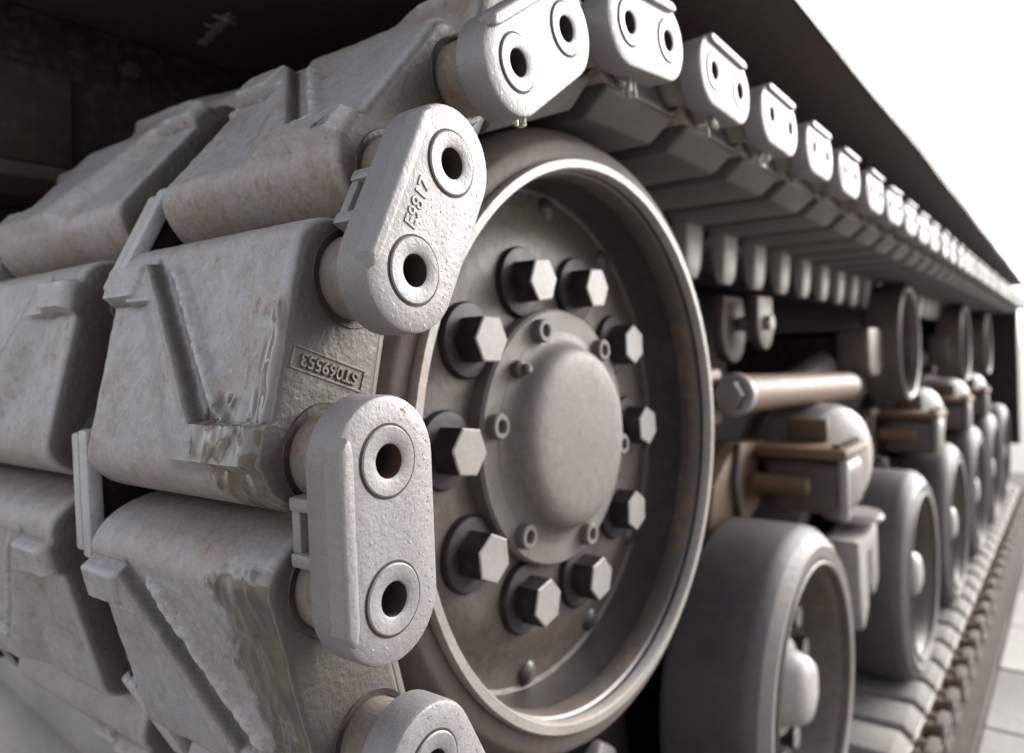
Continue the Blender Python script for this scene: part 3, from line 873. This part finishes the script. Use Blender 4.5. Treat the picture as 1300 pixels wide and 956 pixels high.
# ------------------------------------------------------------------ running gear between the wheels
def roller(x, label):
    o = tag(empty('support_roller', T(x, .10, .10)), label, 'roller', 'support rollers')
    obj('rim', lathe([(.170, .03), (.176, .002), (.188, -.003), (.199, .004), (.2005, .02), (.2005, .11), (.19, .12)], 64, 'rim'), 'midgrey', o)
    obj('roller_disc', lathe([(.175, .02), (.165, .09), (.05, .10), (0, .10)], 48, 'roller_disc', 30), 'dish', o)
    obj('hub_cap', lathe([(.06, .10), (.055, .06), (.04, .05), (0, .048)], 32, 'hub_cap'), 'brown', o)
    obj('axle', lathe([(0, .1), (.05, .1), (.05, .50), (0, .5)], 24, 'axle'), 'hull', o)
roller(2.25, 'large open support roller touching the upper track run, nearest the viewer')
roller(3.85, 'second support roller, smaller, behind the nearest open one')
roller(5.05, 'farthest support roller, near the dark end of the hull')
def bump(x, label):
    o = tag(empty('bump_stop', T(x, .15, .07)), label, 'bump stop', 'bump stops')
    obj('stop_block', prism([(-.02, -.045), (.02, -.075), (.14, -.075), (.19, -.045), (.19, .06), (.16, .080), (0, .080), (-.02, .06)], 0, .10, .012, 3), 'midgrey', o)
    bm = bmesh.new()
    prism([(.0, -.075), (.18, -.075), (.18, .05), (.0, .05)], .098, .46, .004, 1, bm=bm)
    obj('bracket', done(bm, 'bracket'), 'hull', o)
    bm = bmesh.new()
    tube([(-.02, .14, -.04), (-.25, .20, -.10), (-.42, .22, -.13)], [.05, .035, .03], 14, bm)
    obj('arm', done(bm, 'arm'), 'midgrey', o)
bump(1.87, 'rounded grey bump stop block left of the nearest support roller')
bump(3.66, 'second bump stop block, between the nearest and the second support roller')
bump(4.95, 'third small bump stop block, far along the hull')
sa = tag(empty('track_tensioner', T(.745, .17, .0)), 'rusty brown tensioner tube with a bright bolt end right of the idler wheel', 'tensioner')
obj('tube', tube([(.03, 0, 0), (.90, .0, -.022)], .0385, 28), 'brown', sa)
obj('pale_sleeve', lathe([(.040, 0), (.0415, -.004), (.0415, -.018), (.038, -.022), (0, -.022)], 28, 'pale_sleeve'), 'lightgrey', sa, Matrix.Rotation(R(-90), 4, 'Z') @ T(0, .04, 0))
obj('end_bolt', hexm(.029, .03, 'end_bolt'), None, sa, Matrix.Rotation(R(-90), 4, 'Z') @ T(0, .02, 0))
obj('end_fork', box((-.10, .03, -.06), (.05, .16, .05), .012), 'brown', sa)
hk = tag(empty('hanging_clevis', T(1.13, .30, .13)), 'dark U shaped clevis hanging under the guide horns', 'clevis')
obj('clevis_plate', prism(arc(0, 0, .075, 180, 360, 14) + [(.06, .085), (-.06, .085)], 0, .03, .006), 'midgrey', hk)
obj('clevis_plate', prism(arc(.05, .01, .055, 180, 360, 14) + [(.10, .085), (.0, .085)], -.06, -.035, .006), 'midgrey', hk)
obj('clevis_pin', lathe([(0, -.075), (.018, -.075), (.018, .05), (0, .05)], 16, 'clevis_pin'), 'lightgrey', hk, T(.05, 0, .02))
HEXS = hexm(.010, .008, 'cover_bolt')
def arm_unit(x, z, label):
    o = tag(empty('suspension_arm', T(x, .12, z)), label, 'suspension arm', 'suspension arms')
    ax = T(.05, -.02, .005) @ Matrix.Rotation(R(-24), 4, 'Z')
    obj('drum', lathe([(.122, .20), (.130, .09), (.130, .02), (.123, .0), (.100, -.012), (.075, -.020), (.04, -.024), (0, -.025)], 56, 'drum', 30), 'lightgrey', o, ax)
    obj('flange', lathe([(.135, .16), (.150, .155), (.150, .125), (.146, .118), (.129, .118)], 56, 'flange', 30), 'midgrey', o, ax)
    obj('housing', box((-.20, -.092, -.085), (-.02, .085, .036), .030, 'housing', 4), 'midgrey', o)
    obj('cover_ledge', box((-.215, -.098, .037), (-.02, .09, .060), .006), 'brown', o)
    obj('rib', box((-.09, -.03, .061), (-.07, .06, .112), .004), 'brown', o)
    obj('lit_edge_strip', box((-.214, -.100, -.088), (-.196, -.080, .0365), .006), 'lightgrey', o)  # pale strip paints the light on the housing's outer side
    bm = bmesh.new()
    prism([(-.16, -.08), (-.10, .06), (-.30, .075), (-.42, .0), (-.50, -.28), (-.34, -.30), (-.26, -.12)], .10, .17, .012, 2, bm=bm)
    obj('arm_plate', done(bm, 'arm_plate'), 'brown', o)
    obj('arm_edge', tube([(-.30, .095, .07), (-.335, .09, .0), (-.32, .09, -.07), (-.27, .09, -.115), (-.2, .09, -.13)], .008, 10), 'midgrey', o)
    for q in range(4):
        obj('cover_bolt', HEXS, None, o, T(-.19 + .05 * q, -.075, .060) @ Matrix.Rotation(R(-90), 4, 'X'))
    obj('drain_plug', lathe([(0, -.02), (.017, -.02), (.020, 0), (.020, .09), (0, .09)], 16, 'drain_plug'), 'brown', o, T(-.245, -.01, -.015))
arm_unit(1.21, -.185, 'rusty suspension arm housing with a pale drum above the nearest road wheel')
for i, x in enumerate((2.47, 3.35, 4.15)):
    arm_unit(x, -.20, ['suspension arm housing with pale drum above the third road wheel', 'suspension arm housing above the fourth road wheel', 'farthest suspension arm housing above the fifth road wheel'][i])
sh = tag(empty('shackle', T(1.36, .06, -.45)), 'pale chipped shackle casting between the first and second road wheels', 'shackle')
obj('body', prism([(-.10, .075), (.10, .085), (.105, -.06), (.06, -.09), (.03, -.06), (.03, .03), (-.01, .03), (-.01, -.10), (-.06, -.145), (-.085, -.10)], .0, .08, .010, 2), 'lightgrey', sh)
obj('cap_plate', lathe([(0, .0), (.07, .0), (.075, .008), (.07, .02), (0, .02)], 28, 'cap_plate'), 'lightgrey', sh, T(.05, .05, .10) @ Matrix.Rotation(R(90), 4, 'X'))
obj('web', box((-.14, .05, -.08), (.09, .10, .07), .01), 'brown', sh)
